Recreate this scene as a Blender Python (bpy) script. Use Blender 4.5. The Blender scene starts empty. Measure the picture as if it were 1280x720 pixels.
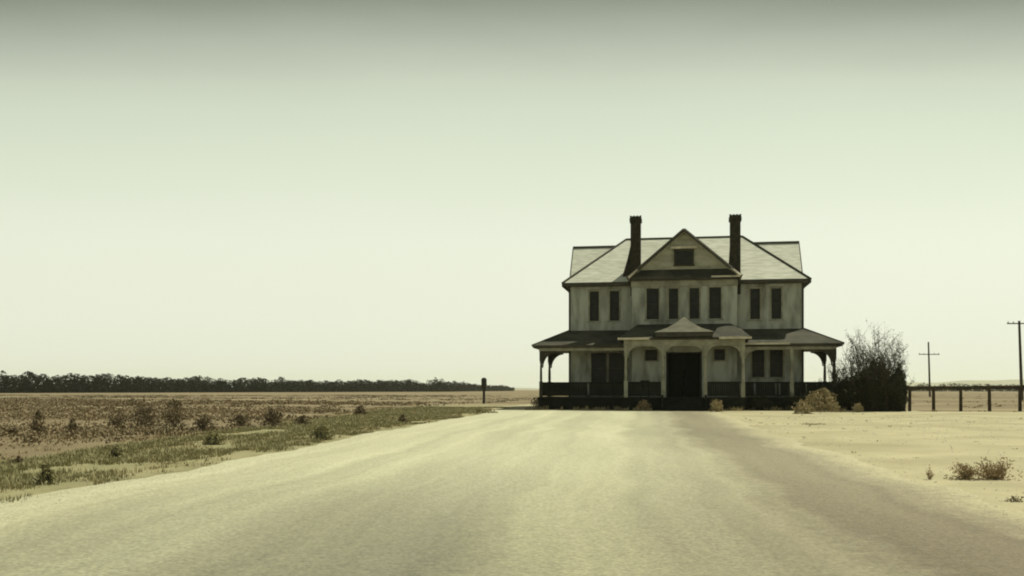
import bpy, math, random
from math import sin, cos, tan, atan, radians, pi
from mathutils import Vector, Matrix, noise

# ------------------------------------------------------------------ camera, world, sun, exposure
sc = bpy.context.scene
C = sc.collection
TH = radians(9.8); F = 1244.4; EYE = 1.2; HOR = 487.0
cam_d = bpy.data.cameras.new('camera'); cam = bpy.data.objects.new('camera', cam_d); C.objects.link(cam)
cam.location = (0, 0, EYE); cam.rotation_euler = (radians(90), 0, TH)
cam_d.lens = 35; cam_d.sensor_width = 36; cam_d.shift_y = (HOR - 360) / 1280
cam_d.clip_start = 0.1; cam_d.clip_end = 20000
sc.camera = cam

SUN = Vector((0.41, 0.37, 0.84)).normalized()
EL = math.asin(SUN.z); AZ = math.atan2(SUN.x, SUN.y)
w = bpy.data.worlds.new('World'); sc.world = w; w.use_nodes = True
nt = w.node_tree; nt.nodes.clear()
N = nt.nodes.new; L = nt.links.new
out = N('ShaderNodeOutputWorld'); bg = N('ShaderNodeBackground'); bg.inputs['Strength'].default_value = 0.10
sky = N('ShaderNodeTexSky'); sky.sky_type = 'NISHITA'; sky.sun_disc = False
sky.sun_elevation = EL; sky.sun_rotation = AZ; sky.dust_density = 6.0; sky.air_density = 1.2; sky.ozone_density = 1.0
bw = N('ShaderNodeRGBToBW'); L(sky.outputs[0], bw.inputs[0])
mxs = N('ShaderNodeMix'); mxs.data_type = 'RGBA'; mxs.inputs[0].default_value = 0.88
L(sky.outputs[0], mxs.inputs[6]); L(bw.outputs[0], mxs.inputs[7])
tc = N('ShaderNodeTexCoord'); sep = N('ShaderNodeSeparateXYZ'); L(tc.outputs['Generated'], sep.inputs[0])
# added vignette darkening, level across the view, keeps ambient low; pale horizon, soft streaks
nz = N('ShaderNodeTexNoise'); nz.inputs['Scale'].default_value = 2.2; nz.inputs['Detail'].default_value = 3
mp = N('ShaderNodeMapping'); mp.inputs['Scale'].default_value = (1, 1, 4); L(tc.outputs['Generated'], mp.inputs[0]); L(mp.outputs[0], nz.inputs['Vector'])
nm = N('ShaderNodeMath'); nm.operation = 'MULTIPLY_ADD'; nm.inputs[1].default_value = 0.04; nm.inputs[2].default_value = -0.02
L(nz.outputs[0], nm.inputs[0])
zz = N('ShaderNodeMath'); zz.operation = 'ADD'; L(nm.outputs[0], zz.inputs[1])
dt = N('ShaderNodeVectorMath'); dt.operation = 'DOT_PRODUCT'; dt.inputs[1].default_value = (-sin(TH), cos(TH), 0); L(tc.outputs['Generated'], dt.inputs[0])
dm = N('ShaderNodeMath'); dm.operation = 'MAXIMUM'; dm.inputs[1].default_value = 0.78; L(dt.outputs['Value'], dm.inputs[0])
dv = N('ShaderNodeMath'); dv.operation = 'DIVIDE'; L(sep.outputs[2], dv.inputs[0]); L(dm.outputs[0], dv.inputs[1]); L(dv.outputs[0], zz.inputs[0])
rp = N('ShaderNodeValToRGB'); L(zz.outputs[0], rp.inputs[0])
SKY = [(0.0, (1.06, 1.09, 0.88)), (0.03, (1.05, 1.08, 0.875)), (0.15, (.97, 1.02, 0.84)), (0.22, (.86, .93, 0.74)), (0.279, (.76, .84, 0.665)),
       (0.311, (.69, .755, 0.605)), (0.351, (.52, .565, 0.46)), (0.391, (.32, .35, 0.275)), (0.46, (.22, .25, 0.20)), (1.0, (.22, .25, 0.21))]
def fill_ramp(el, stops):
    el[1].position = 1.0; el[0].position = 0.0
    el[0].color = (*stops[0][1], 1); el[1].color = (*stops[-1][1], 1)
    for p, c in stops[1:-1]: e = el.new(p); e.color = (*c, 1)
fill_ramp(rp.color_ramp.elements, SKY)
mul = N('ShaderNodeMix'); mul.data_type = 'RGBA'; mul.blend_type = 'MULTIPLY'; mul.inputs[0].default_value = 1
veil = N('ShaderNodeMix'); veil.data_type = 'RGBA'; veil.inputs[0].default_value = 0.80; veil.inputs[7].default_value = (7.6, 7.6, 7.6, 1)
L(mxs.outputs[2], veil.inputs[6]); L(veil.outputs[2], mul.inputs[6]); L(rp.outputs[0], mul.inputs[7])   # an even high overcast veil over the clear sky
L(mul.outputs[2], bg.inputs[0]); L(bg.outputs[0], out.inputs[0])

sd = bpy.data.lights.new('sun', 'SUN'); sd.energy = 3.95; sd.angle = radians(0.6); sd.color = (1.0, 0.97, 0.77)
so = bpy.data.objects.new('sun', sd); C.objects.link(so); so.rotation_euler = SUN.to_track_quat('Z', 'Y').to_euler(); so.location = (30, 40, 60)
sc.view_settings.view_transform = 'Standard'; sc.view_settings.look = 'None'
sc.view_settings.exposure = 0.35; sc.view_settings.gamma = 1.0; sc.view_settings.use_curve_mapping = False
sc.render.engine = 'CYCLES'
sc.cycles.use_denoising = True
sc.cycles.volume_bounces = 1; sc.cycles.max_bounces = 8
sc.cycles.filter_width = 2.0
random.seed(7)

# ------------------------------------------------------------------ geometry helpers
def XY(px, Y):                     # x of the sight line px at house depth Y
    return Y * tan(atan((px - 640) / F) - TH)
def D(px, d):                      # ground point at camera depth d
    xc = (px - 640) / F * d
    return Vector((xc * cos(TH) - d * sin(TH), xc * sin(TH) + d * cos(TH), 0))
def G(px, py):                     # ground point
    return D(px, EYE * F / (py - HOR))

class MB:
    def __init__(s): s.v = []; s.f = []; s.uv = None
    def face(s, pts):
        i = len(s.v); s.v += [tuple(p) for p in pts]; s.f.append(tuple(range(i, i + len(pts)))); return s
    def hexa(s, b, t):             # bottom ring, top ring (4 each)
        i = len(s.v); s.v += [tuple(p) for p in b] + [tuple(p) for p in t]
        s.f += [(i+3, i+2, i+1, i), (i+4, i+5, i+6, i+7)] + [(i+k, i+(k+1) % 4, i+4+(k+1) % 4, i+4+k) for k in range(4)]
        return s
    def box(s, x0, x1, y0, y1, z0, z1):
        return s.hexa([(x0, y0, z0), (x1, y0, z0), (x1, y1, z0), (x0, y1, z0)], [(x0, y0, z1), (x1, y0, z1), (x1, y1, z1), (x0, y1, z1)])
    def obox(s, O, u, n, u0, u1, d0, d1, z0, z1):   # oriented: u along wall, d outward
        def q(a, d, z): p = O + u * a + n * d; return (p.x, p.y, z)
        return s.hexa([q(u0, d1, z0), q(u1, d1, z0), q(u1, d0, z0), q(u0, d0, z0)], [q(u0, d1, z1), q(u1, d1, z1), q(u1, d0, z1), q(u0, d0, z1)])
    def prism(s, poly, y0, y1):    # poly in xz, extruded in y
        n = len(poly); i = len(s.v)
        s.v += [(x, y0, z) for x, z in poly] + [(x, y1, z) for x, z in poly]
        s.f += [tuple(range(i, i+n)), tuple(range(i+2*n-1, i+n-1, -1))] + [(i+k, i+n+k, i+n+(k+1) % n, i+(k+1) % n) for k in range(n)]
        return s
    def slab(s, poly, t):          # 3-D polygon thickened downwards
        n = len(poly); i = len(s.v)
        s.v += [tuple(p) for p in poly] + [(p[0], p[1], p[2]-t) for p in poly]
        s.f += [tuple(range(i, i+n)), tuple(range(i+2*n-1, i+n-1, -1))] + [(i+k, i+n+k, i+n+(k+1) % n, i+(k+1) % n) for k in range(n)]
        return s
    def bar(s, a, b, r, r2=None, n=4):
        a = Vector(a); b = Vector(b); d = (b - a)
        if d.length < 1e-6: return s
        d.normalize(); up = Vector((0, 0, 1)) if abs(d.z) < .95 else Vector((0, 1, 0))
        e1 = d.cross(up).normalized(); e2 = d.cross(e1); r2 = r if r2 is None else r2
        i = len(s.v)
        for p, q in ((a, r), (b, r2)):
            for k in range(n):
                t = 2*pi*(k+.5)/n; s.v.append(tuple(p + (e1*cos(t) + e2*sin(t))*q))
        s.f += [(i+k, i+(k+1) % n, i+n+(k+1) % n, i+n+k) for k in range(n)]
        s.f += [tuple(range(i+n-1, i-1, -1)), tuple(range(i+n, i+2*n))]
        return s
    def lathe(s, x, y, prof, n=12):
        i = len(s.v); m = len(prof)
        for r, z in prof:
            for k in range(n): s.v.append((x + r*cos(2*pi*k/n), y + r*sin(2*pi*k/n), z))
        for j in range(m-1):
            for k in range(n): s.f.append((i+j*n+k, i+j*n+(k+1) % n, i+(j+1)*n+(k+1) % n, i+(j+1)*n+k))
        s.f += [tuple(range(i+n-1, i-1, -1)), tuple(range(i+(m-1)*n, i+m*n))]
        return s
    def build(s, name, mat, parent=None, smooth=False):
        org = Vector((0, 0, 0)); p = parent
        while p is not None: org += Vector(p.location); p = p.parent
        me = bpy.data.meshes.new(name)
        me.from_pydata([(a-org.x, b-org.y, c-org.z) for a, b, c in s.v], [], s.f)
        me.materials.append(mat)
        if smooth: me.polygons.foreach_set('use_smooth', [True]*len(me.polygons))
        if s.uv:
            l = me.uv_layers.new(name='uv')
            for lp in me.loops: l.data[lp.index].uv = s.uv[lp.vertex_index]
        me.update()
        o = bpy.data.objects.new(name, me); C.objects.link(o); o.parent = parent
        return o

def tag(o, label=None, cat=None, group=None, kind=None):
    for k, v in (('label', label), ('category', cat), ('group', group), ('kind', kind)):
        if v: o[k] = v
    return o
def empty(name, loc):
    o = bpy.data.objects.new(name, None); o.location = loc; o.empty_display_size = .3; C.objects.link(o); return o
def rebase(o, loc):                # move a top-level mesh's origin to its base
    loc = Vector(loc); o.data.transform(Matrix.Translation(-loc)); o.location = loc; return o

# ------------------------------------------------------------------ materials
def mat(name, col, col2=None, scale=3.0, rough=.85, bump=0., bscale=20., stretch=(1, 1, 1), spec=.3, thr=(.35, .65), detail=6, col3=None, scale3=.3, thr3=(.45, .65), coords='Object'):
    m = bpy.data.materials.new(name); m.use_nodes = True
    t = m.node_tree; b = t.nodes['Principled BSDF']
    b.inputs['Roughness'].default_value = rough; b.inputs['Specular IOR Level'].default_value = spec
    co = t.nodes.new('ShaderNodeTexCoord'); mp = t.nodes.new('ShaderNodeMapping'); mp.inputs['Scale'].default_value = stretch
    t.links.new(co.outputs[coords], mp.inputs[0])
    def nzr(sc_, lo, hi, d=detail):
        n = t.nodes.new('ShaderNodeTexNoise'); n.inputs['Scale'].default_value = sc_; n.inputs['Detail'].default_value = d
        t.links.new(mp.outputs[0], n.inputs['Vector'])
        r = t.nodes.new('ShaderNodeMapRange'); r.inputs[1].default_value = lo; r.inputs[2].default_value = hi
        t.links.new(n.outputs[0], r.inputs[0]); return n, r
    if col2 is None: b.inputs['Base Color'].default_value = (*col, 1)
    else:
        n, r = nzr(scale, *thr)
        mx = t.nodes.new('ShaderNodeMix'); mx.data_type = 'RGBA'
        mx.inputs[6].default_value = (*col, 1); mx.inputs[7].default_value = (*col2, 1)
        t.links.new(r.outputs[0], mx.inputs[0]); last = mx.outputs[2]
        if col3:
            n3, r3 = nzr(scale3, *thr3)
            m3 = t.nodes.new('ShaderNodeMix'); m3.data_type = 'RGBA'; m3.inputs[7].default_value = (*col3, 1)
            t.links.new(last, m3.inputs[6]); t.links.new(r3.outputs[0], m3.inputs[0]); last = m3.outputs[2]
        t.links.new(last, b.inputs['Base Color'])
    if bump:
        n, r = nzr(bscale, 0, 1)
        bp = t.nodes.new('ShaderNodeBump'); bp.inputs['Strength'].default_value = bump; bp.inputs['Distance'].default_value = .02
        t.links.new(n.outputs[0], bp.inputs['Height']); t.links.new(bp.outputs[0], b.inputs['Normal'])
    return m

def courses(m, pitch=.18, dist=.02, strength=.6, axis=2):   # horizontal course lines as bump
    t = m.node_tree; b = t.nodes['Principled BSDF']
    co = t.nodes.new('ShaderNodeTexCoord'); sp = t.nodes.new('ShaderNodeSeparateXYZ'); t.links.new(co.outputs['Object'], sp.inputs[0])
    md = t.nodes.new('ShaderNodeMath'); md.operation = 'DIVIDE'; md.inputs[1].default_value = pitch; t.links.new(sp.outputs[axis], md.inputs[0])
    fr = t.nodes.new('ShaderNodeMath'); fr.operation = 'FRACT'; t.links.new(md.outputs[0], fr.inputs[0])
    bp = t.nodes.new('ShaderNodeBump'); bp.inputs['Strength'].default_value = strength; bp.inputs['Distance'].default_value = dist; bp.invert = True
    t.links.new(fr.outputs[0], bp.inputs['Height']); t.links.new(bp.outputs[0], b.inputs['Normal'])
    return m

M = {}
M['siding'] = mat('weathered_siding', (.41, .43, .375), (.20, .205, .175), 1.6, .9, stretch=(1.3, 1.3, .35), thr=(.42, .68), col3=(.11, .11, .085), scale3=.9, thr3=(.55, .8))
M['siding_pale'] = mat('pale_siding', (.44, .44, .355), (.29, .29, .23), 1.6, .9, stretch=(.6, .6, 2))
M['trim'] = mat('weathered_trim', (.33, .325, .255), (.20, .195, .15), 2.2, .85)
M['trim_pale'] = mat('peeling_white_trim', (.62, .58, .46), (.38, .35, .27), 2.5, .8)
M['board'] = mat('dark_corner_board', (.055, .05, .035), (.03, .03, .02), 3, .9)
M['roof'] = courses(mat('pale_shingle_roof', (.50, .505, .43), (.36, .365, .30), 1.8, .8, stretch=(.8, .8, 4), col3=(.36, .35, .28), scale3=.8, thr3=(.56, .8)), .2, .03, 1.)
M['canopy'] = courses(mat('dull_canopy_shingle', (.17, .165, .12), (.12, .115, .085), 2., .9, spec=.15), .12)
M['roof_dark'] = courses(mat('dark_shingle_roof', (.058, .056, .041), (.034, .035, .027), 1.4, .9, col3=(.085, .08, .06), scale3=.6, spec=.15), .16)
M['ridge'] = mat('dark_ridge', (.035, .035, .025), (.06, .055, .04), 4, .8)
M['brick'] = mat('sooty_brick', (.045, .038, .026), (.02, .02, .015), 5, .95, .5, 14, spec=.1)
M['glass'] = mat('dusty_dark_glass', (.012, .014, .012), (.022, .024, .018), 2.5, .3, spec=.12)
M['sash'] = mat('grey_sash', (.045, .043, .033), (.025, .025, .02), 6, .9)
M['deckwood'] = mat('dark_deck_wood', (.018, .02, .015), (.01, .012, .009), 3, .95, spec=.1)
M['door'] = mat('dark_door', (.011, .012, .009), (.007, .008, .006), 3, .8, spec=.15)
M['post'] = mat('weathered_post', (.07, .055, .035), (.035, .03, .02), 6, .95, .4, 25, spec=.1)
M['pole'] = mat('creosote_pole', (.07, .06, .045), (.04, .035, .028), 4, .9)
M['leaf_dark'] = mat('dark_scrub_leaf', (.042, .046, .022), (.028, .032, .016), 1.5, .8, spec=.15)
M['leaf_far'] = mat('far_wood_leaf', (.008, .008, .004), (.014, .0135, .007), .15, .9, spec=.05)
M['leaf_brown'] = mat('dry_brown_scrub', (.20, .158, .10), (.135, .105, .066), 2, .9, spec=.1)
M['leaf_olive'] = mat('olive_weed', (.30, .275, .15), (.22, .205, .11), 2, .9, spec=.1)
M['straw'] = mat('straw_tuft', (.40, .33, .19), (.26, .21, .12), 3, .9, spec=.1)
M['leaf_field'] = mat('field_stubble', (.185, .148, .09), (.14, .11, .066), .6, .9, spec=.1)
M['leaf_brush'] = mat('matted_brush', (.27, .215, .135), (.215, .17, .105), .5, .9, spec=.1)
M['rust'] = mat('rusty_dry_scrub', (.36, .27, .155), (.24, .175, .10), 3, .9, spec=.1)
M['bark'] = mat('grey_bark', (.06, .05, .035), (.035, .03, .02), 6, .95)
M['field'] = mat('dry_field', (.205, .165, .10), (.155, .12, .072), .35, .95, .5, 3, stretch=(.35, 1, 1), col3=(.27, .225, .14), scale3=.09, thr3=(.48, .62), spec=.1)
M['verge'] = mat('verge_soil', (.27, .25, .14), (.20, .185, .10), 1.2, .95, .6, 12, col3=(.32, .285, .17), scale3=.5, thr3=(.5, .75), spec=.1)
M['sand'] = mat('yard_sand', (.425, .385, .25), (.355, .32, .205), .7, .95, .7, 8, col3=(.29, .255, .16), scale3=.25, thr3=(.46, .72), spec=.1)
M['stone'] = mat('pale_stone', (.45, .42, .34), (.3, .28, .22), 8, .9)
M['hill'] = mat('far_hill', (.30, .29, .21), (.25, .24, .17), .002, 1.)
M['metal_dark'] = mat('dark_painted_metal', (.02, .02, .016), (.04, .035, .03), 8, .6)

# road: colour runs across the carriageway (worn pale middle, brown gravel shoulder), noise breaks it up
def road_mat():
    m = bpy.data.materials.new('chip_seal_road'); m.use_nodes = True; t = m.node_tree; b = t.nodes['Principled BSDF']
    n_ = t.nodes.new; l_ = t.links.new
    uv = n_('ShaderNodeUVMap'); uv.uv_map = 'uv'; sp = n_('ShaderNodeSeparateXYZ'); l_(uv.outputs[0], sp.inputs[0])
    co = n_('ShaderNodeTexCoord')
    def noise_(s, d=5, st=(1, 1, 1), src=None):
        mp = n_('ShaderNodeMapping'); mp.inputs['Scale'].default_value = st; l_((src or co.outputs['Object']), mp.inputs[0])
        n = n_('ShaderNodeTexNoise'); n.inputs['Scale'].default_value = s; n.inputs['Detail'].default_value = d; l_(mp.outputs[0], n.inputs['Vector']); return n.outputs[0]
    def math(op, a, b_):
        k = n_('ShaderNodeMath'); k.operation = op
        for i, q in enumerate((a, b_)):
            if isinstance(q, (int, float)): k.inputs[i].default_value = q
            else: l_(q, k.inputs[i])
        return k.outputs[0]
    wob = math('MULTIPLY', math('SUBTRACT', noise_(1., 7, (5, .22, 1), uv.outputs[0]), .5), .07)
    wob2 = math('MULTIPLY', math('SUBTRACT', noise_(5., 5), .5), .08)
    u = math('ADD', math('ADD', sp.outputs[0], wob), wob2)
    r = n_('ShaderNodeValToRGB'); l_(u, r.inputs[0])
    cols = [(0.0, (.49, .455, .30)), (.07, (.49, .46, .305)), (.15, (.345, .33, .22)), (.25, (.36, .35, .235)), (.38, (.26, .25, .17)), (.46, (.205, .198, .138)),
            (.54, (.34, .325, .21)), (.62, (.33, .31, .20)), (.70, (.27, .245, .16)), (.76, (.28, .25, .16)), (.82, (.17, .135, .082)), (.90, (.175, .137, .083)), (.95, (.31, .265, .165)), (.985, (.50, .44, .265)), (1.0, (.50, .44, .265))]
    fill_ramp(r.color_ramp.elements, cols)
    # long streaks left by tyres and blown grit, and coarse stone speckle
    st = noise_(1., 4, (30, .10, 1), uv.outputs[0])
    sr = n_('ShaderNodeMapRange'); sr.inputs[1].default_value = .3; sr.inputs[2].default_value = .7; sr.inputs[3].default_value = .87; sr.inputs[4].default_value = 1.07; l_(st, sr.inputs[0])
    gr = n_('ShaderNodeMapRange'); gr.inputs[1].default_value = .3; gr.inputs[2].default_value = .7; gr.inputs[3].default_value = .62; gr.inputs[4].default_value = 1.08; l_(noise_(30, 5), gr.inputs[0])
    pt = n_('ShaderNodeMapRange'); pt.inputs[1].default_value = .35; pt.inputs[2].default_value = .68; pt.inputs[3].default_value = .87; pt.inputs[4].default_value = 1.05; l_(noise_(1., 7, (12, .9, 1), uv.outputs[0]), pt.inputs[0])
    f = math('MULTIPLY', math('MULTIPLY', sr.outputs[0], gr.outputs[0]), pt.outputs[0])
    fade = n_('ShaderNodeMapRange'); fade.interpolation_type = 'SMOOTHSTEP'; fade.inputs[1].default_value = .5; fade.inputs[2].default_value = 1.75; fade.inputs[3].default_value = 0; fade.inputs[4].default_value = .85  # road darkens towards the camera: vignette and sheen falloff painted into the colour
    l_(math('ADD', sp.outputs[1], math('MULTIPLY', math('SUBTRACT', noise_(1., 5, (6, .7, 1), uv.outputs[0]), .5), .8)), fade.inputs[0])
    fade_mx = n_('ShaderNodeMix'); fade_mx.data_type = 'RGBA'; fade_mx.blend_type = 'MIX'; fade_mx.inputs[7].default_value = (.58, .56, .385, 1)
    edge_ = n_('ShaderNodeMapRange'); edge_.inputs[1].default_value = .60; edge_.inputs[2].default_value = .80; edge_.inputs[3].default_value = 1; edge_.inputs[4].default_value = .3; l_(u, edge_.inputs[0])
    l_(math('MULTIPLY', fade.outputs[0], edge_.outputs[0]), fade_mx.inputs[0]); l_(r.outputs[0], fade_mx.inputs[6])
    vm = n_('ShaderNodeVectorMath'); vm.operation = 'SCALE'; l_(fade_mx.outputs[2], vm.inputs[0]); l_(f, vm.inputs['Scale'])
    l_(vm.outputs[0], b.inputs['Base Color'])
    b.inputs['Roughness'].default_value = .75; b.inputs['Specular IOR Level'].default_value = .3
    bp = n_('ShaderNodeBump'); bp.inputs['Strength'].default_value = .55; bp.inputs['Distance'].default_value = .012
    l_(math('ADD', noise_(45, 4), noise_(9, 4)), bp.inputs['Height']); l_(bp.outputs[0], b.inputs['Normal'])
    return m
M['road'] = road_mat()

# ------------------------------------------------------------------ ground sheets
def jit(x, y, a): return (noise.noise(Vector((x*.35, y*.35, 3.1))) + .6*noise.noise(Vector((x*1.3, y*1.3, 9.)))) * a

g = MB()                                        # one sheet out to the horizon, gently uneven far from the road
xs = [-9000, -5000, -2500, -1200, -600, -300] + list(range(-160, 161, 10)) + [300, 600, 1200, 2500, 5000, 9000]
ys = [-400, -150, -60] + list(range(-40, 241, 10)) + [320, 450, 700, 1200, 2500, 5000, 9000]
g.v = [(x, y, 0) for y in ys for x in xs]
g.f = [(j*len(xs)+i, j*len(xs)+i+1, (j+1)*len(xs)+i+1, (j+1)*len(xs)+i) for j in range(len(ys)-1) for i in range(len(xs)-1)]
tag(g.build('ground', M['field']), 'flat dry brown field reaching the horizon', None, None, 'structure')

def lerp_line(pts, y):
    for (x0, y0), (x1, y1) in zip(pts, pts[1:]):
        if y <= y1: t = (y-y0)/(y1-y0); return x0 + (x1-x0)*t
    return pts[-1][0]
def edge(pix, far):
    p = sorted([(q.x, q.y) for q in (G(a, b) for a, b in pix)], key=lambda q: q[1])
    s = (p[1][0]-p[0][0]) / (p[1][1]-p[0][1])
    return [(p[0][0] - s*(p[0][1]+60), -60.)] + p + far
LE = edge([(0, 632), (160, 602), (320, 572), (420, 550), (500, 535), (600, 518.5)], [])
RE = edge([(1280, 640), (1160, 604), (1093, 583), (1003, 555), (960, 540), (927, 527)], [])
YE = 56.1
LE.append((LE[-1][0]-1.2, YE)); RE.append((RE[-1][0] - .3, YE))
def sheet(name, mt, left, right, z, y0, y1, nu=14, dy=.7, jl=.35, jr=.35):
    m = MB(); m.uv = []; rows = int((y1-y0)/dy)+1
    for j in range(rows+1):
        y = y0 + (y1-y0)*j/rows; a = left(y) + jit(1.7, y, jl); b = right(y) + jit(8.3, y, jr)
        for i in range(nu+1):
            u = i/nu; m.v.append((a+(b-a)*u, y, z)); m.uv.append((u, y/10))
    m.f = [(j*(nu+1)+i, j*(nu+1)+i+1, (j+1)*(nu+1)+i+1, (j+1)*(nu+1)+i) for j in range(rows) for i in range(nu)]
    return m.build(name, mt)
lf = lambda y: lerp_line(LE, y); rt = lambda y: lerp_line(RE, y)
FENCE_C = [G(px, 514.2) for px in (1137, 1167, 1201, 1237, 1275)]
tag(sheet('verge', M['verge'], lambda y: lf(y) - 2.6 - .07*max(0, y), lambda y: lf(y)+.6, .004, -60, 74, 10, .6, 1.2, .2), 'strip of yellowish grassy soil beside the road', None, None, 'structure')
tag(sheet('yard', M['sand'], lambda y: rt(y)-.8 if y < 52 else max(-13., rt(52)-.8-(y-52)*6), lambda y: 60., .008, -60, 57.2, 16, .8, .2, 1.), 'bare pale sand lot beside the road and in front of the house', None, None, 'structure')
tag(sheet('yard_behind', M['sand'], lambda y: -12.5, lambda y: 12.6, .006, 56.6, 82, 10, .8, .8, .8), 'trodden soil under and behind the house', None, None, 'structure')
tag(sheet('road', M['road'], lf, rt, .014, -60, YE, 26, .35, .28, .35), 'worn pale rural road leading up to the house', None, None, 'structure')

# far hills, solid ridges
def ridge(name, px0, px1, d, prof, depth=600, n=90, label=''):
    m = MB(); cr = []
    for i in range(n+1):
        px = px0 + (px1-px0)*i/n; a = D(px, d); c = D(px, d+depth/2); b = D(px, d+depth)
        h = max(2, prof(px) + 6*noise.noise(Vector((px*.02, d*.01, 0))) + 2.5*noise.noise(Vector((px*.09, 0, 4))))
        m.v += [(a.x, a.y, -3), (c.x, c.y, h), (b.x, b.y, -3)]
    for i in range(n):
        k = i*3; m.f += [(k, k+3, k+4, k+1), (k+1, k+4, k+5, k+2)]
    return tag(m.build(name, M['hill'], None, True), label, None, None, 'structure')
random.seed(12)
ridge('far_hills', 980, 2300, 3600, lambda p: 14 + 24*max(0, min(1, (p-1050)/160)), label='faint low hills on the horizon')
ridge('distant_rise', -900, 900, 4200, lambda p: 9, label='barely visible rise on the horizon')

# ------------------------------------------------------------------ vegetation helpers
def leafq(m, p, s, flat=0.):
    a = Vector((random.gauss(0, 1), random.gauss(0, 1), random.gauss(0, 1))).normalized()
    b = a.cross(Vector((random.gauss(0, 1), random.gauss(0, 1), random.gauss(0, 1)))).normalized()
    a *= s*random.uniform(.6, 1.2); b *= s*random.uniform(.35, .7)
    p = Vector(p); i = len(m.v)
    m.v += [tuple(p-a), tuple(p+b*.9), tuple(p+a), tuple(p-b)]; m.f.append((i, i+1, i+2, i+3))
def blade(m, p, d, h, wd):
    p = Vector(p); s = Vector((-d.y, d.x, 0))
    if s.length < 1e-3: s = Vector((1, 0, 0))
    s = s.normalized()*wd; mid = p + Vector((d.x*.35*h, d.y*.35*h, h*.6)); tip = p + Vector((d.x*h, d.y*h, h))
    i = len(m.v); m.v += [tuple(p-s), tuple(p+s), tuple(mid+s*.7), tuple(mid-s*.7), tuple(tip)]
    m.f += [(i, i+1, i+2, i+3), (i+3, i+2, i+4)]
def tuft(m, x, y, h, r, n, wd, z=0.):
    for _ in range(n):
        a = random.uniform(0, 2*pi); k = random.random()**.6; d = Vector((cos(a), sin(a), 0))*random.uniform(.1, .75)
        blade(m, (x+cos(a)*r*k, y+sin(a)*r*k, z), d, h*random.uniform(.5, 1.1), wd)
LIM = [0., 1e9]
def twigs(m, lf_, p, d, ln, r, lvl, leaf=.05, nl=3, spread=.6, droop=0.):
    q = p; segs = 3
    for k in range(segs):
        d2 = (d + Vector((random.gauss(0, .18), random.gauss(0, .18), random.gauss(0, .12) - droop))).normalized()
        e = q + d2*ln/segs
        if abs(e.x-LIM[0]) > LIM[1]: return
        m.bar(q, e, r*(1-k*.25), r*(1-(k+1)*.25), 3)
        if lvl > 0:
            for _ in range(2 if k else 1):
                nd = (d2 + Vector((random.gauss(0, spread), random.gauss(0, spread), random.gauss(0, spread*.7)))).normalized()
                twigs(m, lf_, e, nd, ln*random.uniform(.45, .65), r*.5, lvl-1, leaf, nl, spread, droop)
        elif lf_ is not None:
            for _ in range(nl): leafq(lf_, e + Vector([random.gauss(0, leaf*1.6) for _ in range(3)]), leaf)
        q = e; d = d2

def round_shrub(name, x, y, wd, h, mt, label, cat, group, n=900, leaf=.05, tw=None, lean=0.):
    """rounded dry shrub: forked twigs in a dome, with small leaf or seed-head faces through its volume"""
    root = empty(name, (x, y, 0)); s = MB(); f = MB()
    for k in range(tw or 16):
        a = random.uniform(0, 2*pi); q = random.random()
        d = Vector((cos(a)*q*wd/h*.6 + lean, sin(a)*q*.6, 1)).normalized()
        twigs(s, None, Vector((x+random.gauss(0, wd*.06), y+random.gauss(0, wd*.06), -.02)), d, h*random.uniform(.5, .8), .012*max(1, h), 1, spread=.5)
    for _ in range(n):
        a = random.uniform(0, 2*pi); r = random.random()**.5; zt = random.random()
        rr = wd*.5*math.sqrt(max(0, 1-(zt*.96)**2.3))*r*(1+.55*noise.noise(Vector((cos(a)*1.7+x, sin(a)*1.7, zt*3))))
        px, py = x + cos(a)*rr + lean*zt*h, y + sin(a)*rr*.9
        nn = noise.noise(Vector((px*3.1/wd, py*3.1/wd, zt*2.5+x)))
        if nn < -.05:
            if random.random() < .85: continue
        zz_ = h*zt*(1+.5*noise.noise(Vector((px*4/wd, py*4/wd, 1.7+x))))
        leafq(f, (px, py, max(.01, zz_)), leaf)
    s.build('stems', M['bark'] if mt in ('leaf_dark', 'leaf_olive') else M[mt], root); f.build('foliage', M[mt], root)
    return tag(root, label, cat, group)

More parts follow.
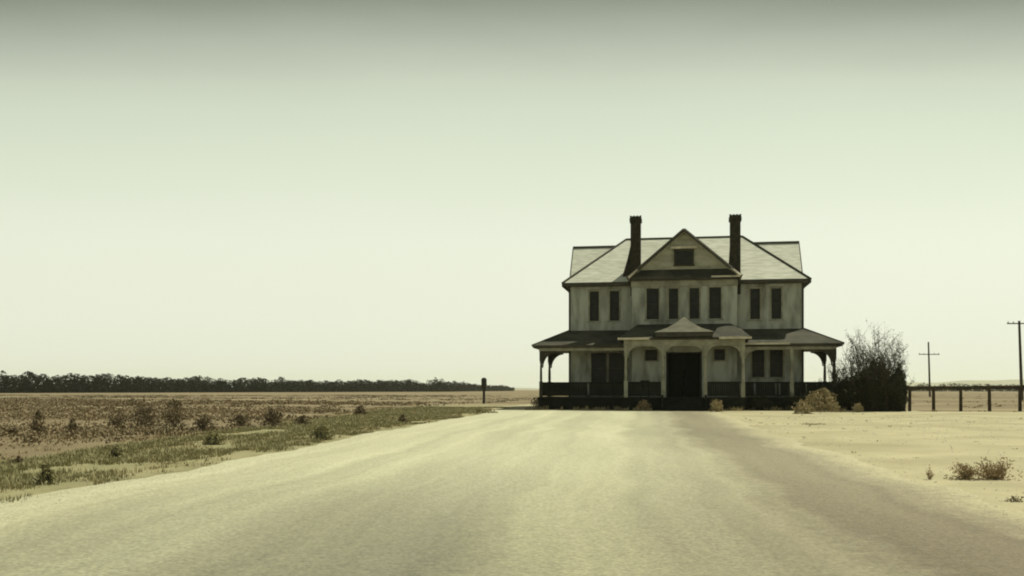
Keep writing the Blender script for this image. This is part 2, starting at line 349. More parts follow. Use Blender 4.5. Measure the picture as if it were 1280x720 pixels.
# ------------------------------------------------------------------ the house
H = empty('farmhouse', (0, 60, 0))
tag(H, 'weathered two-storey wooden farmhouse with wraparound porch, front gable and two tall chimneys', 'house')
V = Vector
def wall(name, A, B, nrm, z0, z1, holes=(), mt='siding', board=.15, topf=None):
    """lapped-board wall from A to B (seen from outside, left to right), holes = (u0,u1,z0,z1)"""
    A = V((A[0], A[1], 0)); B = V((B[0], B[1], 0)); ln = (B-A).length; u = (B-A).normalized(); n = V((nrm[0], nrm[1], 0))
    m = MB()
    us = sorted({0, ln, *[h[0] for h in holes], *[h[1] for h in holes]})
    zs = {z0, z1}; k = z0
    while k < z1: zs.add(round(k, 4)); k += board
    lap = sorted(zs); zs |= {h[2] for h in holes} | {h[3] for h in holes}; zs = sorted(z for z in zs if z0 <= z <= z1)
    for a, b in zip(us, us[1:]):
        um = (a+b)/2
        spans = sorted((h[2], h[3]) for h in holes if h[0] < um < h[1])
        # backing
        z = z0
        for s0, s1 in spans + [(z1, z1)]:
            if s0 > z + 1e-4: m.obox(A, u, n, a, b, -.16, -.03, z, s0)
            z = s1
        for za, zb in zip(zs, zs[1:]):
            zm = (za+zb)/2
            if any(s0 < zm < s1 for s0, s1 in spans): continue
            base = max([q for q in lap if q <= za+1e-5])
            da = .022*(1-(za-base)/board); db = .022*(1-(zb-base)/board)
            def q(uu, d, z_): p = A + u*uu + n*d; return (p.x, p.y, z_)
            m.face([q(a, da, za), q(b, da, za), q(b, db, zb), q(a, db, zb)])
            if abs(za-base) < 1e-5: m.face([q(a, 0, za), q(b, 0, za), q(b, da, za), q(a, da, za)])
    return m.build(name, M[mt], H)

def window(A, u, n, uc, wd, z0, z1, mull=1, rails=1, mt='trim', deep=.10, hood=False, parent=H):
    """frame part with pane and sash sub-parts; A, u, n give the wall"""
    a, b = uc-wd/2, uc+wd/2; t = .09
    f = MB(); f.obox(A, u, n, a-t, a, -.05, .045, z0-.02, z1); f.obox(A, u, n, b, b+t, -.05, .045, z0-.02, z1)
    f.obox(A, u, n, a-t-.03, b+t+.03, -.05, .06, z1+.001, z1+t+.03)
    if hood: f.obox(A, u, n, a-t-.08, b+t+.08, -.02, .14, z1+t+.032, z1+t+.08)
    fo = f.build('window', M[mt], parent)
    MB().obox(A, u, n, a-t-.05, b+t+.05, -.06, .10, z0-.08, z0-.021).build('sill', M[mt], fo)
    s = MB(); zm = z0+(z1-z0)*.5
    s.obox(A, u, n, a, b, -.07, -.03, zm-.025, zm+.025)
    s.obox(A, u, n, a, a+.04, -.075, -.035, z0, z1); s.obox(A, u, n, b-.04, b, -.075, -.035, z0, z1)
    s.obox(A, u, n, a+.04, b-.04, -.075, -.035, z0, z0+.05); s.obox(A, u, n, a+.04, b-.04, -.075, -.035, z1-.04, z1)
    for k in range(mull):
        uu = a+(b-a)*(k+1)/(mull+1); s.obox(A, u, n, uu-.012, uu+.012, -.072, -.04, z0+.05, z1-.04)
    s.build('sash', M['sash'], fo)
    MB().obox(A, u, n, a-.02, b+.02, -.12, -.085, z0-.01, z1+.01).build('pane', M['glass'], fo)
    return fo
UX = V((1, 0, 0)); NF = V((0, -1, 0))

YW, YB = 62.0, 60.8; WX, BX = 7.05, 3.13; DECK = .75
# front walls, left and right of the bay
for sgn in (-1, 1):
    a, b = (-WX, -BX) if sgn < 0 else (BX, WX)
    ups = [(x, .58, 5.47, 7.32) for x in ((-5.5, -4.25) if sgn < 0 else (4.25, 5.5))]
    los = [(-5.22, .96, 1.55, 3.5), (-4.12, .96, 1.55, 3.5)] if sgn < 0 else [(4.43, .72, 1.95, 3.6), (5.5, .76, 1.95, 3.6)]
    A = V((a, YW, 0))
    wall('front_wall', (a, YW), (b, YW), (0, -1), DECK-.1, 7.62, [(x-w_/2-a, x+w_/2-a, z0, z1) for x, w_, z0, z1 in ups+los])
    for x, w_, z0, z1 in ups: window(A, UX, NF, x-a, w_, z0, z1, 0)
    for x, w_, z0, z1 in los: window(A, UX, NF, x-a, w_, z0, z1, 0)
# side walls
for sgn in (-1, 1):
    X = sgn*WX; A = V((X, 66.0, 0)) if sgn < 0 else V((X, YW, 0)); u = V((0, -1 if sgn < 0 else 1, 0)); n = V((sgn, 0, 0))
    B = (X, YW) if sgn < 0 else (X, 66.0)
    hs = [(2.0, .8, 1.6, 3.5), (2.0, .7, 5.47, 7.3)]
    wall('side_wall', (A.x, A.y), B, (sgn, 0), DECK-.1, 7.62, [(c-w_/2, c+w_/2, z0, z1) for c, w_, z0, z1 in hs])
    for c, w_, z0, z1 in hs: window(A, u, n, c, w_, z0, z1, 0)
    # rear block
    X2 = sgn*7.25; A2 = V((X2, 74.0, 0)) if sgn < 0 else V((X2, 66.0, 0)); B2 = (X2, 66.0) if sgn < 0 else (X2, 74.0)
    hs = [(2.3, .8, 1.8, 3.6), (5.6, .8, 1.8, 3.6), (2.3, .7, 5.4, 7.2), (5.6, .7, 5.4, 7.2)]
    wall('side_wall', (A2.x, A2.y), B2, (sgn, 0), 0, 7.62, [(c-w_/2, c+w_/2, z0, z1) for c, w_, z0, z1 in hs])
    for c, w_, z0, z1 in hs: window(A2, u, n, c, w_, z0, z1, 0)
    g_ = MB(); o = .0
    g_.hexa([(X2-.08, 66, 7.62), (X2+.08, 66, 7.62), (X2+.08, 74, 7.62), (X2-.08, 74, 7.62)], [(X2-.08, 69.9, 11.05), (X2+.08, 69.9, 11.05), (X2+.08, 70.1, 11.05), (X2-.08, 70.1, 11.05)])
    g_.build('gable_wall', M['siding'], H)
    wall('return_wall', (sgn*7.25, 66.0) if sgn < 0 else (WX, 66.0), (-WX, 66.0) if sgn < 0 else (7.25, 66.0), (0, -1), 0, 7.62)
wall('back_wall', (7.25, 74.0), (-7.25, 74.0), (0, 1), 0, 7.62, [(3, 4, 1.8, 3.6), (10, 11, 1.8, 3.6)])
for c in (3.5, 10.5): window(V((7.25, 74, 0)), V((-1, 0, 0)), V((0, 1, 0)), c, 1.0, 1.8, 3.6)
# bay
A = V((-BX, YB, 0))
bw_ = [(-1.86, .74, 5.45, 7.32), (-.62, .56, 5.45, 7.3), (.62, .58, 5.45, 7.3), (1.84, .70, 5.45, 7.32), (-1.95, .74, 2.95, 3.62), (2.1, .62, 2.95, 3.62)]
wall('bay_wall', (-BX, YB), (BX, YB), (0, -1), DECK-.1, 7.86, [(x-w_/2+BX, x+w_/2+BX, z0, z1) for x, w_, z0, z1 in bw_] + [(BX-.98, BX+.98, DECK, 3.45)], 'siding')
for x, w_, z0, z1 in bw_: window(A, UX, NF, x+BX, w_, z0, z1, 0)
wall('bay_side_wall', (-BX, YW), (-BX, YB), (-1, 0), DECK-.1, 7.86)
wall('bay_side_wall', (BX, YB), (BX, YW), (1, 0), DECK-.1, 7.86)
# recessed entrance with double doors
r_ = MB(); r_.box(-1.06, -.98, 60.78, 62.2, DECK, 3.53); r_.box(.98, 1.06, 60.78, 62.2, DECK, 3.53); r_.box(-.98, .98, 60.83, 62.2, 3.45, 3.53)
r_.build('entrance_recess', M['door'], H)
for s in (-1, 1):
    x0, x1 = sorted((s*.01, s*.97)); d = MB(); d.box(x0, x1, 62.0, 62.06, DECK, 3.42)
    for z0, z1 in ((.95, 1.7), (1.85, 3.2)):
        d.box(x0+.13, x1-.13, 61.98, 61.999, z0, z1)
    do = d.build('door', M['door'], H)
    MB().lathe(s*.08, 61.95, [(.03, 1.72), (.035, 1.75), (.03, 1.78)], 8).build('handle', M['metal_dark'], do)
# gable front over the bay
GZ = 10.75; gw = 2.95
g_ = MB(); g_.prism([(-gw, 8.1), (-gw+.1, 8.42), (-.06, GZ-.2), (.06, GZ-.2), (gw-.1, 8.42), (gw, 8.1)], YB+.02, YB+.14)
gb = g_.build('gable_wall', M['siding_pale'], H)
tr = MB()
for k in range(13):                                   # lapped boards on the gable face
    z = 8.46+.165*k; hw = (GZ-.28-z)/(GZ-8.0)*3.1
    if hw > .05: tr.hexa([(-hw, YB-.015, z), (hw, YB-.015, z), (hw, YB+.018, z), (-hw, YB+.018, z)], [(-hw+.12, YB+.004, z+.163), (hw-.12, YB+.004, z+.163), (hw-.12, YB+.018, z+.163), (-hw+.12, YB+.018, z+.163)])
tr.build('gable_boards', M['siding_pale'], gb)
GA = V((-BX, YB-.17, 0))
window(GA, UX, NF, BX, 1.0, 8.70, 9.52, 1, parent=H, mt='board')
MB().box(-.78, .78, YB-.25, YB-.02, 9.66, 9.80).build('gable_lintel', M['trim_pale'], H)
for x0, x1 in ((-1.65, -.75), (.85, 1.55)): MB().box(x0, x1, YB-.09, YB-.02, 8.5, 8.62).build('gable_moulding', M['trim'], H)
pr = MB(); pr.slab([(-3.2, 60.28, 7.96), (3.2, 60.28, 7.96), (2.95, 60.84, 8.46), (-2.95, 60.84, 8.46)], .10)
pr.build('pent_roof', M['roof_dark'], H)
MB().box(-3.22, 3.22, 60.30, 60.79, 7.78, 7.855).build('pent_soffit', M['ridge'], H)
MB().box(-3.16, 3.16, 60.68, 60.775, 7.42, 7.775).build('frieze', M['trim'], H)
MB().box(1.6, 3.24, 60.16, 60.27, 7.87, 7.95).build('gutter', M['trim_pale'], H)

def edge_bars(parent, pts_pairs, r, name='ridge_cap'):
    for a, b in pts_pairs: MB().bar(a, b, r, r, 5).build(name, M['ridge'], parent)
# main hip roof
ez = 7.8; A_, B_, C_, D_ = (-7.45, 61.5, ez), (7.45, 61.5, ez), (7.45, 70.5, ez), (-7.45, 70.5, ez)
R1, R2 = (-3.73, 66, 11.1), (3.73, 66, 11.1)
m = MB(); m.face([A_, B_, R2, R1]); m.face([B_, C_, R2]); m.face([C_, D_, R1, R2]); m.face([D_, A_, R1])
m.face([(x, y, z-.02) for x, y, z in (D_, C_, B_, A_)])
mr = m.build('main_roof', M['roof'], H)
edge_bars(mr, [(A_, R1), (B_, R2), (R1, R2)], .085)
for a, b, c, d in ((-7.47, -3.25, 61.47, 61.55), (3.25, 7.47, 61.47, 61.55), (-7.49, -7.41, 61.56, 66.), (7.41, 7.49, 61.56, 66.)): MB().box(a, b, c, d, ez-.2, ez+.03).build('fascia', M['ridge'], mr)
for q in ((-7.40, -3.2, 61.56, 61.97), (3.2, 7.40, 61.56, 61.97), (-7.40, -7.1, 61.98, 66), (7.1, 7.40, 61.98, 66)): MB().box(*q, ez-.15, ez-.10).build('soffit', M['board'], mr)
# rear gable roof
m = MB(); m.slab([(-7.55, 65.8, 7.72), (7.55, 65.8, 7.72), (7.7, 70, 11.2), (-7.7, 70, 11.2)], .12); m.slab([(7.7, 74.2, 7.72), (-7.7, 74.2, 7.72), (-7.7, 70.001, 11.2), (7.7, 70.001, 11.2)], .12)
rr = m.build('rear_roof', M['roof'], H)
edge_bars(rr, [((-7.72, 70, 11.22), (7.72, 70, 11.22))], .10)
edge_bars(rr, [((-7.55, 65.8, 7.68), (-7.7, 70, 11.16)), ((7.55, 65.8, 7.68), (7.7, 70, 11.16))], .05, 'rake_board')
# bay gable roof
m = MB()
for s in (-1, 1):
    q = [(s*3.36, 60.28, 7.9), (0, 60.28, GZ), (0, 65.7, GZ), (s*3.36, 61.75, 7.9)]
    if s > 0: q = q[::-1]
    m.slab(q, .12)
br = m.build('bay_roof', M['roof'], H)
edge_bars(br, [((-3.38, 60.25, 7.88), (0, 60.25, GZ+.0)), ((3.38, 60.25, 7.88), (0, 60.25, GZ+.0))], .10, 'rake_board')
edge_bars(br, [((0, 60.3, GZ), (0, 65.6, GZ))], .07)
for s in (-1, 1): MB().bar((s*3.3, 60.2, 7.93), (s*2.75, 60.2, 8.4), .09, .05, 5).build('eave_return', M['trim_pale'], br)
# corner boards
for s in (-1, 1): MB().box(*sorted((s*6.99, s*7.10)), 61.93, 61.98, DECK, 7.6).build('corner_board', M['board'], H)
# chimneys
for X, top, fl in ((-2.95, 11.93, .55), (3.08, 11.84, .12)):
    m = MB(); y0, y1 = 61.95, 62.6; hw = .31
    m.box(X-hw, X+hw, y0, y1, 7.0, top-.35)
    if fl: m.prism([(X-hw-fl, 7.7), (X-hw-fl*.85, 8.35), (X-hw-fl*.35, 9.3), (X-hw+.01, 10.2), (X-hw+.01, 7.7)], y0+.1, y1-.05)
    ch = m.build('chimney', M['brick'], H)
    c = MB(); c.box(X-.37, X+.37, y0-.06, y1+.06, top-.35, top-.12); c.box(X-.34, X+.34, y0-.03, y1+.03, top-.12, top-.02)
    for i in range(4):
        xx = X-.3+.2*i; c.box(xx-.06, xx+.06, y0, y0+.14, top-.02, top+.03)
    c.build('cap', M['brick'], ch)

# porch deck, skirt, steps
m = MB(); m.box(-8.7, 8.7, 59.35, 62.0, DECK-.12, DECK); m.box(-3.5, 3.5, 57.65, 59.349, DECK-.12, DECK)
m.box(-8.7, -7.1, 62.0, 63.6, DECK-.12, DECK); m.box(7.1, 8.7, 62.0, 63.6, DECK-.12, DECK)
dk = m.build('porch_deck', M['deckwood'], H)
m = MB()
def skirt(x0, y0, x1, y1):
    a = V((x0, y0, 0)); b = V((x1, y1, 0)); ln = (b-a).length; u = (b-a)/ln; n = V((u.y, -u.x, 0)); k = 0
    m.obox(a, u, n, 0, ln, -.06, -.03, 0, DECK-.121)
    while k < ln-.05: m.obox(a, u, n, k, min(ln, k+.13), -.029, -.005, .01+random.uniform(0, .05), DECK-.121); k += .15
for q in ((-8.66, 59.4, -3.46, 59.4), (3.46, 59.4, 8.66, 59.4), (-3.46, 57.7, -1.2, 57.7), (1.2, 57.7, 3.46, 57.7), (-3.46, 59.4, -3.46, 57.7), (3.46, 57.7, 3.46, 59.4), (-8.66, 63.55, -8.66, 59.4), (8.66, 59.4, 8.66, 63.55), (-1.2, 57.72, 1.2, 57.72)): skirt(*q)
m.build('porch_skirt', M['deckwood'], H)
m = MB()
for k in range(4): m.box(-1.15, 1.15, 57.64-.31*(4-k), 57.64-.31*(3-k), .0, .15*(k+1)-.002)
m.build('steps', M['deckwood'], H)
for s in (-1, 1):
    MB().hexa([(s*1.16, 56.2, 0), (s*1.28, 56.2, 0), (s*1.28, 57.63, 0), (s*1.16, 57.63, 0)], [(s*1.16, 56.2, .25), (s*1.28, 56.2, .25), (s*1.28, 57.63, .9), (s*1.16, 57.63, .9)]).build('step_cheek', M['deckwood'], H)

# posts with spandrel brackets
def bracket(m, x, y, ztop, r, dx, dy=0, th=.05):
    """solid quarter-arch fillet between post and beam, running from the post in direction (dx,dy)"""
    n = 8; pts = [(0, 0), (0, -r*1.25)]
    for k in range(n+1):
        t = k/n*pi/2; pts.append((r - r*cos(t) + .07, -r*1.25 + r*1.15*sin(t)))
    pts.append((r+.07, 0))
    for sgn in (1,):
        i = len(m.v); k = len(pts)
        for o in (-th/2, th/2):
            for a, z in pts: m.v.append((x + dx*a + (o if dy else 0), y + dy*a + (0 if dy else o), ztop+z))
        m.f += [tuple(range(i, i+k)), tuple(range(i+2*k-1, i+k-1, -1))] + [(i+j, i+k+j, i+k+(j+1) % k, i+(j+1) % k) for j in range(k)]
def post(x, y, ztop, mt, br=(), r=.5, wd=.085, bm=None):
    p = MB(); p.box(x-wd*1.3, x+wd*1.3, y-wd*1.3, y+wd*1.3, DECK, DECK+.95)
    p.lathe(x, y, [(wd*1.2, DECK+.95), (wd*.8, DECK+1.02), (wd*1.05, DECK+1.08), (wd*.95, DECK+1.6), (wd*.75, ztop-.75), (wd*1.1, ztop-.68), (wd*.8, ztop-.6)], 10)
    p.box(x-wd*1.15, x+wd*1.15, y-wd*1.15, y+wd*1.15, ztop-.6, ztop)
    po = p.build('porch_post', M[mt], H)
    for dx, dy in br:
        b = MB(); bracket(b, x + dx*wd*.9, y + dy*wd*.9, ztop-.002, r, dx, dy); b.build('bracket', M[bm or mt], po)
CZ, SZ = 3.70, 3.52
post(-1.17, 57.8, CZ, 'trim', ((1, 0), (-1, 0)), .42); post(1.2, 57.8, CZ, 'trim', ((1, 0), (-1, 0)), .42)
post(-3.3, 57.8, CZ, 'trim', ((1, 0),), .5); post(3.3, 57.8, CZ, 'trim', ((-1, 0),), .5)
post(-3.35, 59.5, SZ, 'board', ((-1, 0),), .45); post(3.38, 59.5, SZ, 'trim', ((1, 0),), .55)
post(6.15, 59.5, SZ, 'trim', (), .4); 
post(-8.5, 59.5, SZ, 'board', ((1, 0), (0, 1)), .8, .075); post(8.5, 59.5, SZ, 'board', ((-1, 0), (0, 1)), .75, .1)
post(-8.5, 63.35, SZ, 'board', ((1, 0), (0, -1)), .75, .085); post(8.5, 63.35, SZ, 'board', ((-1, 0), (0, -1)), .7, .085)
for x, y in ((-5.4, 59.5),): pass
# beams
MB().box(-3.42, 3.42, 57.70, 57.90, CZ, 4.06).build('porch_beam', M['trim'], H)
m = MB(); m.box(-8.62, -3.45, 59.42, 59.58, SZ, 3.80); m.box(-8.58, -8.42, 59.59, 63.5, SZ, 3.80); m.box(-8.41, -7.1, 63.27, 63.43, SZ, 3.8)
m.build('porch_beam', M['trim'], H)
m = MB(); m.box(3.45, 8.62, 59.42, 59.58, SZ, 3.80); m.box(8.42, 8.58, 59.59, 63.5, SZ, 3.80); m.box(7.1, 8.41, 63.27, 63.43, SZ, 3.8)
m.build('porch_beam', M['trim'], H)
m = MB(); m.box(-3.42, -3.26, 57.91, 59.41, CZ, 4.02); m.box(3.26, 3.42, 57.91, 59.41, CZ, 4.02); m.build('porch_beam', M['trim'], H)
# porch roofs
for s in (-1, 1):
    m = MB()
    q = [(s*9.0, 59.15, 3.86), (s*3.2, 59.15, 3.86), (s*3.2, 61.98, 4.88), (s*7.05, 61.98, 4.88)]
    q2 = [(s*9.0, 63.8, 3.86), (s*9.0, 59.15, 3.86), (s*7.05, 61.98, 4.88), (s*7.06, 63.8, 4.88)]
    if s > 0: q = q[::-1]; q2 = q2[::-1]
    m.slab(q, .09); m.slab(q2, .09)
    m.box(*sorted((s*8.95, s*3.0)), 59.2, 61.97, 3.7, 3.74)
    pr = m.build('porch_roof', M['roof_dark'], H)
    edge_bars(pr, [((s*9.0, 59.15, 3.86), (s*7.05, 61.98, 4.9))], .05)
m = MB(); zc_ = 4.16
m.slab([(-3.72, 57.35, zc_), (3.72, 57.35, zc_), (2.75, 60.78, 5.14), (-2.75, 60.78, 5.14)], .08)
m.slab([(-3.72, 61.9, zc_), (-3.72, 57.35, zc_), (-2.75, 60.78, 5.14), (-3.1, 61.9, 5.14)], .08)
m.slab([(3.72, 57.35, zc_), (3.72, 61.9, zc_), (3.1, 61.9, 5.14), (2.75, 60.78, 5.14)], .08)
m.box(-3.6, 3.6, 57.45, 60.78, 4.07, 4.10)
m.build('porch_roof', M['roof_dark'], H)
for s in (-1, 1):                                           # box gutters on sunlit eave stretches, sunlight painted in as pale trim
    g_ = MB(); x0, x1 = sorted((s*1.95, s*3.74)); g_.box(x0, x1, 57.16, 57.34, 4.05, 4.17); g_.build('gutter', M['trim_pale'], H)
MB().box(3.5, 6.0, 58.98, 59.14, 3.80, 3.9).build('gutter', M['trim_pale'], H)  # right eave's sunlit stretch, light put into the pale colour
# entrance canopy: flared hipped cap over the steps
m = MB(); P0 = [(-1.68, 4.46, 57.0), (-.95, 4.72, 57.45), (-.42, 5.06, 57.9), (0, 5.42, 58.4)]
ring = lambda hw, z, yf: [(-hw, yf, z), (hw, yf, z), (hw, 60.5, z), (-hw, 60.5, z)]
prev = None
for x, z, yf in P0[:3]:
    cur = ring(-x, z, yf)
    if prev:
        for a, b in ((0, 1), (1, 2), (2, 3), (3, 0)): m.face([prev[a], prev[b], cur[b], cur[a]])
    prev = cur
ap = (0, 58.4, 5.42); ap2 = (0, 60.5, 5.42)
m.face([prev[0], prev[1], ap]); m.face([prev[1], prev[2], ap2, ap]); m.face([prev[3], prev[0], ap, ap2]); m.face([prev[2], prev[3], ap2])
m.face(ring(1.68, 4.46, 57.0)[::-1])
cp = m.build('entrance_canopy', M['canopy'], H)
MB().box(-1.6, 1.6, 57.08, 58.6, 4.2, 4.455).build('fascia', M['ridge'], cp)

# balustrades, one part per bay
def balus(x0, y0, x1, y1, mt='deckwood'):
    m = MB(); a = V((x0, y0, 0)); b = V((x1, y1, 0)); ln = (b-a).length; u = (b-a)/ln; n = V((u.y, -u.x, 0))
    m.obox(a, u, n, 0, ln, -.05, .05, DECK+.82, DECK+.90); m.obox(a, u, n, 0, ln, -.035, .035, DECK+.08, DECK+.15)
    k = .06
    while k < ln-.05:
        if random.random() > .06: m.obox(a, u, n, k-.046, k+.046, -.022, .022, DECK+.15, DECK+.82)
        k += .10
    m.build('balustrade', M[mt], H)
balus(-8.4, 59.5, -3.45, 59.5); balus(3.5, 59.5, 6.05, 59.5); balus(6.25, 59.5, 8.4, 59.5); balus(-8.5, 63.25, -8.5, 59.6); balus(8.5, 59.6, 8.5, 63.25)
balus(-3.2, 57.8, -1.28, 57.8); balus(1.3, 57.8, 3.2, 57.8); balus(-8.4, 63.35, -7.1, 63.35); balus(7.1, 63.35, 8.4, 63.35)

# porch chair behind the rail
cx, cy = XY(806, 59.6), 59.6
ch = empty('porch_chair', (cx, cy, DECK))
tag(ch, 'small dark wooden chair on the porch left of the entrance', 'chair')
MB().box(cx-.26, cx+.26, cy-.24, cy+.24, DECK+.42, DECK+.46).build('seat', M['deckwood'], ch)
m = MB(); m.box(cx-.26, cx+.26, cy+.2, cy+.24, DECK+.86, DECK+1.0); m.box(cx-.26, cx+.26, cy+.2, cy+.24, DECK+.62, DECK+.72)
for s in (-.24, -.08, .08, .24): m.box(cx+s-.02, cx+s+.02, cy+.205, cy+.235, DECK+.461, DECK+.86)
m.build('backrest', M['deckwood'], ch)
for sx in (-1, 1):
    for sy in (-1, 1): MB().box(cx+sx*.24-.02, cx+sx*.24+.02, cy+sy*.22-.02, cy+sy*.22+.02, DECK, DECK+.42).build('leg', M['deckwood'], ch)

# ------------------------------------------------------------------ fence, poles, roadside post
def arr(px): return G(px, 514.2)
FP = [arr(1137), arr(1167), arr(1201), arr(1237), arr(1275), arr(1316), arr(1360), arr(1407)]
fe = empty('rail_fence', FP[0]); tag(fe, 'dark rail fence on thin posts beside the sand lot right of the house', 'fence')
L0 = FP[0] + (FP[0]-FP[1])*2
for i, p in enumerate([L0, L0*.5+FP[0]*.5] + FP):
    m = MB(); t_ = random.uniform(-.02, .02); h = 1.28 + random.uniform(-.03, .05)
    m.hexa([(p.x-.075, p.y-.075, 0), (p.x+.075, p.y-.075, 0), (p.x+.075, p.y+.075, 0), (p.x-.075, p.y+.075, 0)], [(p.x-.065+t_, p.y-.065, h), (p.x+.065+t_, p.y-.065, h), (p.x+.065+t_, p.y+.065, h), (p.x-.065+t_, p.y+.065, h)])
    m.build('fence_post', M['post'], fe)
m = MB(); a = L0; b = FP[-1]; u = (b-a).normalized(); n = V((u.y, -u.x, 0)); k = 0; ln = (b-a).length
while k < ln:
    e = min(ln, k+3.0); dz = random.uniform(-.015, .015); m.obox(a, u, n, k, e-.01, .078, .12, 1.20+dz, 1.40+dz); k = e
m.build('top_rail', M['post'], fe)

def pole(px, d, top, arm_z, arm_w, label, lean=0., r=.15, yaw=0.):
    p = D(px, d); root = empty('utility_pole', p)
    m = MB(); t = p + V((lean, 0, top)); m.bar(p - V((0, 0, .3)), t, r, r*.7, 10); m.build('shaft', M['pole'], root)
    f = arm_z/top; c = p + V((lean*f, -.2, arm_z)); u = V((cos(yaw), sin(yaw), 0))
    a = MB(); a.bar(c-u*arm_w/2, c+u*arm_w/2, .09, .09, 4)
    arm = a.build('crossarm', M['pole'], root)
    for q in (-.46, -.25, .25, .46):
        pt = c + u*arm_w*q; MB().lathe(pt.x, pt.y, [(.02, arm_z+.05), (.06, arm_z+.12), (.05, arm_z+.2), (.02, arm_z+.24)], 8).build('insulator', M['metal_dark'], arm)
    return tag(root, label, 'utility pole', 'utility poles beyond the fence')
pole(1162.5, 164, EYE+59.5/F*164, EYE+44/F*164, 3.4, 'thin utility pole with a crossarm, farther one, beyond the left end of the rail fence', -.25, .17, TH)
pole(1277.5, 113, EYE+86/F*113, EYE+82.5/F*113, 2.9, 'taller nearer utility pole at the right edge of the view beyond the fence', -.3, .18, TH)

p = D(605, 85); rp_ = empty('roadside_post', p); tag(rp_, 'short dark roadside post with a thicker box head at the left road edge', 'post')
MB().hexa([(p.x-.1, p.y-.1, 0), (p.x+.1, p.y-.1, 0), (p.x+.1, p.y+.1, 0), (p.x-.1, p.y+.1, 0)], [(p.x-.09, p.y-.09, 1.25), (p.x+.09, p.y-.09, 1.25), (p.x+.09, p.y+.09, 1.25), (p.x-.09, p.y+.09, 1.25)]).build('shaft', M['metal_dark'], rp_)
m = MB(); m.box(p.x-.21, p.x+.21, p.y-.14, p.y+.14, 1.25, 2.05); m.hexa([(p.x-.23, p.y-.17, 2.05), (p.x+.23, p.y-.17, 2.05), (p.x+.23, p.y+.17, 2.05), (p.x-.23, p.y+.17, 2.05)], [(p.x-.1, p.y-.08, 2.22), (p.x+.1, p.y-.08, 2.22), (p.x+.1, p.y+.08, 2.22), (p.x-.1, p.y+.08, 2.22)])
m.build('head_box', M['metal_dark'], rp_)

# ------------------------------------------------------------------ big scrub beside the house
def big_shrub(name, x, y, wd, dp, h, hd, label, n_leaf, stems, seed, leafs=.085):
    random.seed(seed); root = empty(name, (x, y, 0)); s = MB(); f = MB(); LIM[:] = [x, wd*.5]
    for k in range(stems):
        a = random.uniform(0, 2*pi); q = random.uniform(.1, .9)
        p0 = V((x + cos(a)*q*wd*.42, y + sin(a)*q*dp*.4, -.03))
        d = V((cos(a)*q*.16, sin(a)*q*.2, 1)).normalized()
        ln = h*random.uniform(.42, .66)
        twigs(s, f, p0, d, ln, .045, 2, .038, 4, .34)
    for _ in range(n_leaf):
        a = random.uniform(0, 2*pi); r = random.random()**.5; zf = random.random()**.9
        bul = .72 + .45*zf - .25*zf**3 + .5*noise.noise(V((cos(a)*1.6, sin(a)*1.6+seed, zf*2.6)))
        px = x + cos(a)*r*wd*.5*bul; py = y + sin(a)*r*dp*.5*bul
        top = hd*(1 - .35*r**4)*(1 + .45*noise.noise(V((px*1.1, py*1.1, seed))) + .2*noise.noise(V((px*3, py*3, seed))))
        z = zf*top
        if noise.noise(V((px*2.2, py*2.2, z*2.2))) < -.28 and z > .5*top: continue
        leafq(f, (px, py, z+.02), leafs)
    s.build('branches', M['bark'], root); f.build('foliage', M['leaf_dark'], root)
    return tag(root, label, 'shrub', 'dark shrubs beside the house')
big_shrub('scrub_bush', 10.6, 57.6, 3.3, 2.6, 4.2, 2.25, 'large dark tangled shrub with bare twiggy top, between the porch and the fence', 14000, 30, 11)
big_shrub('scrub_bush', XY(1124, 57.2), 57.2, .8, 1.2, 2.3, 2.3, 'narrow upright dark shrub at the fence end, right of the large twiggy shrub', 3200, 6, 23)
big_shrub('scrub_bush', XY(1056, 58.6), 59.0, 1.5, 1.2, 3.3, 1.7, 'sparse twiggy shrub rising against the right porch corner', 3200, 12, 31)
big_shrub('scrub_bush', XY(1024, 66), 66.0, 1.6, 1.2, 1.9, 1.35, 'dark leafy shrub seen through the right porch opening', 1800, 5, 37)
random.seed(5); LIM[:] = [0., 1e9]
for px, Y, wd, h, lab in ((950, 58.7, 1.7, .75, 'low dark weedy shrub against the porch skirt just right of the entrance side'), (1000, 58.6, 2.2, .95, 'low dark weedy shrub against the porch skirt near its right end')):
    round_shrub('porch_shrub', XY(px, Y), Y, wd, h, 'leaf_dark', lab, 'shrub', 'low shrubs at the porch skirt', 1500, .05)

# dry tufts in front of the house
for px, py, wpx, hpx, mt, lab in (
        (895, 515, 18, 16, 'straw', 'pale round dry shrub just right of the entrance steps'),
        (917, 513, 8, 12, 'straw', 'small upright dry tuft beside the pale round shrub by the steps'),
        (941, 511.5, 7, 7, 'straw', 'tiny dry tuft on the sand in front of the right porch'),
        (805, 513.5, 20, 11, 'rust', 'low brown dry shrub at the porch foot left of the steps'),
        (758, 511.5, 16, 6, 'straw', 'flat pale tuft at the foot of the left porch'),
        (671, 509.5, 20, 11, 'leaf_brown', 'dark brown weed clump at the left porch corner'),
        (693, 509.5, 13, 7, 'leaf_olive', 'small olive weed under the left porch corner'),
        (1028, 515, 42, 25, 'straw', 'largest tan dry grass mound in front of the right porch'),
        (1003, 517.5, 26, 15, 'straw', 'round tan dry shrub in front of the largest mound'),
        (1052, 513, 34, 20, 'rust', 'brownish dry mound between the largest tan mound and the dark shrub'),
        (1073, 515.5, 14, 10, 'straw', 'small pale tuft at the foot of the large dark shrub')):
    q = G(px, py); s_ = (EYE*F/(py-HOR))/F
    o = round_shrub('dry_shrub', q.x, q.y, wpx*s_, hpx*s_, mt, lab, 'shrub', 'dry tufts in front of the house', int(260+wpx*hpx*2.2), .035+.0008*wpx)
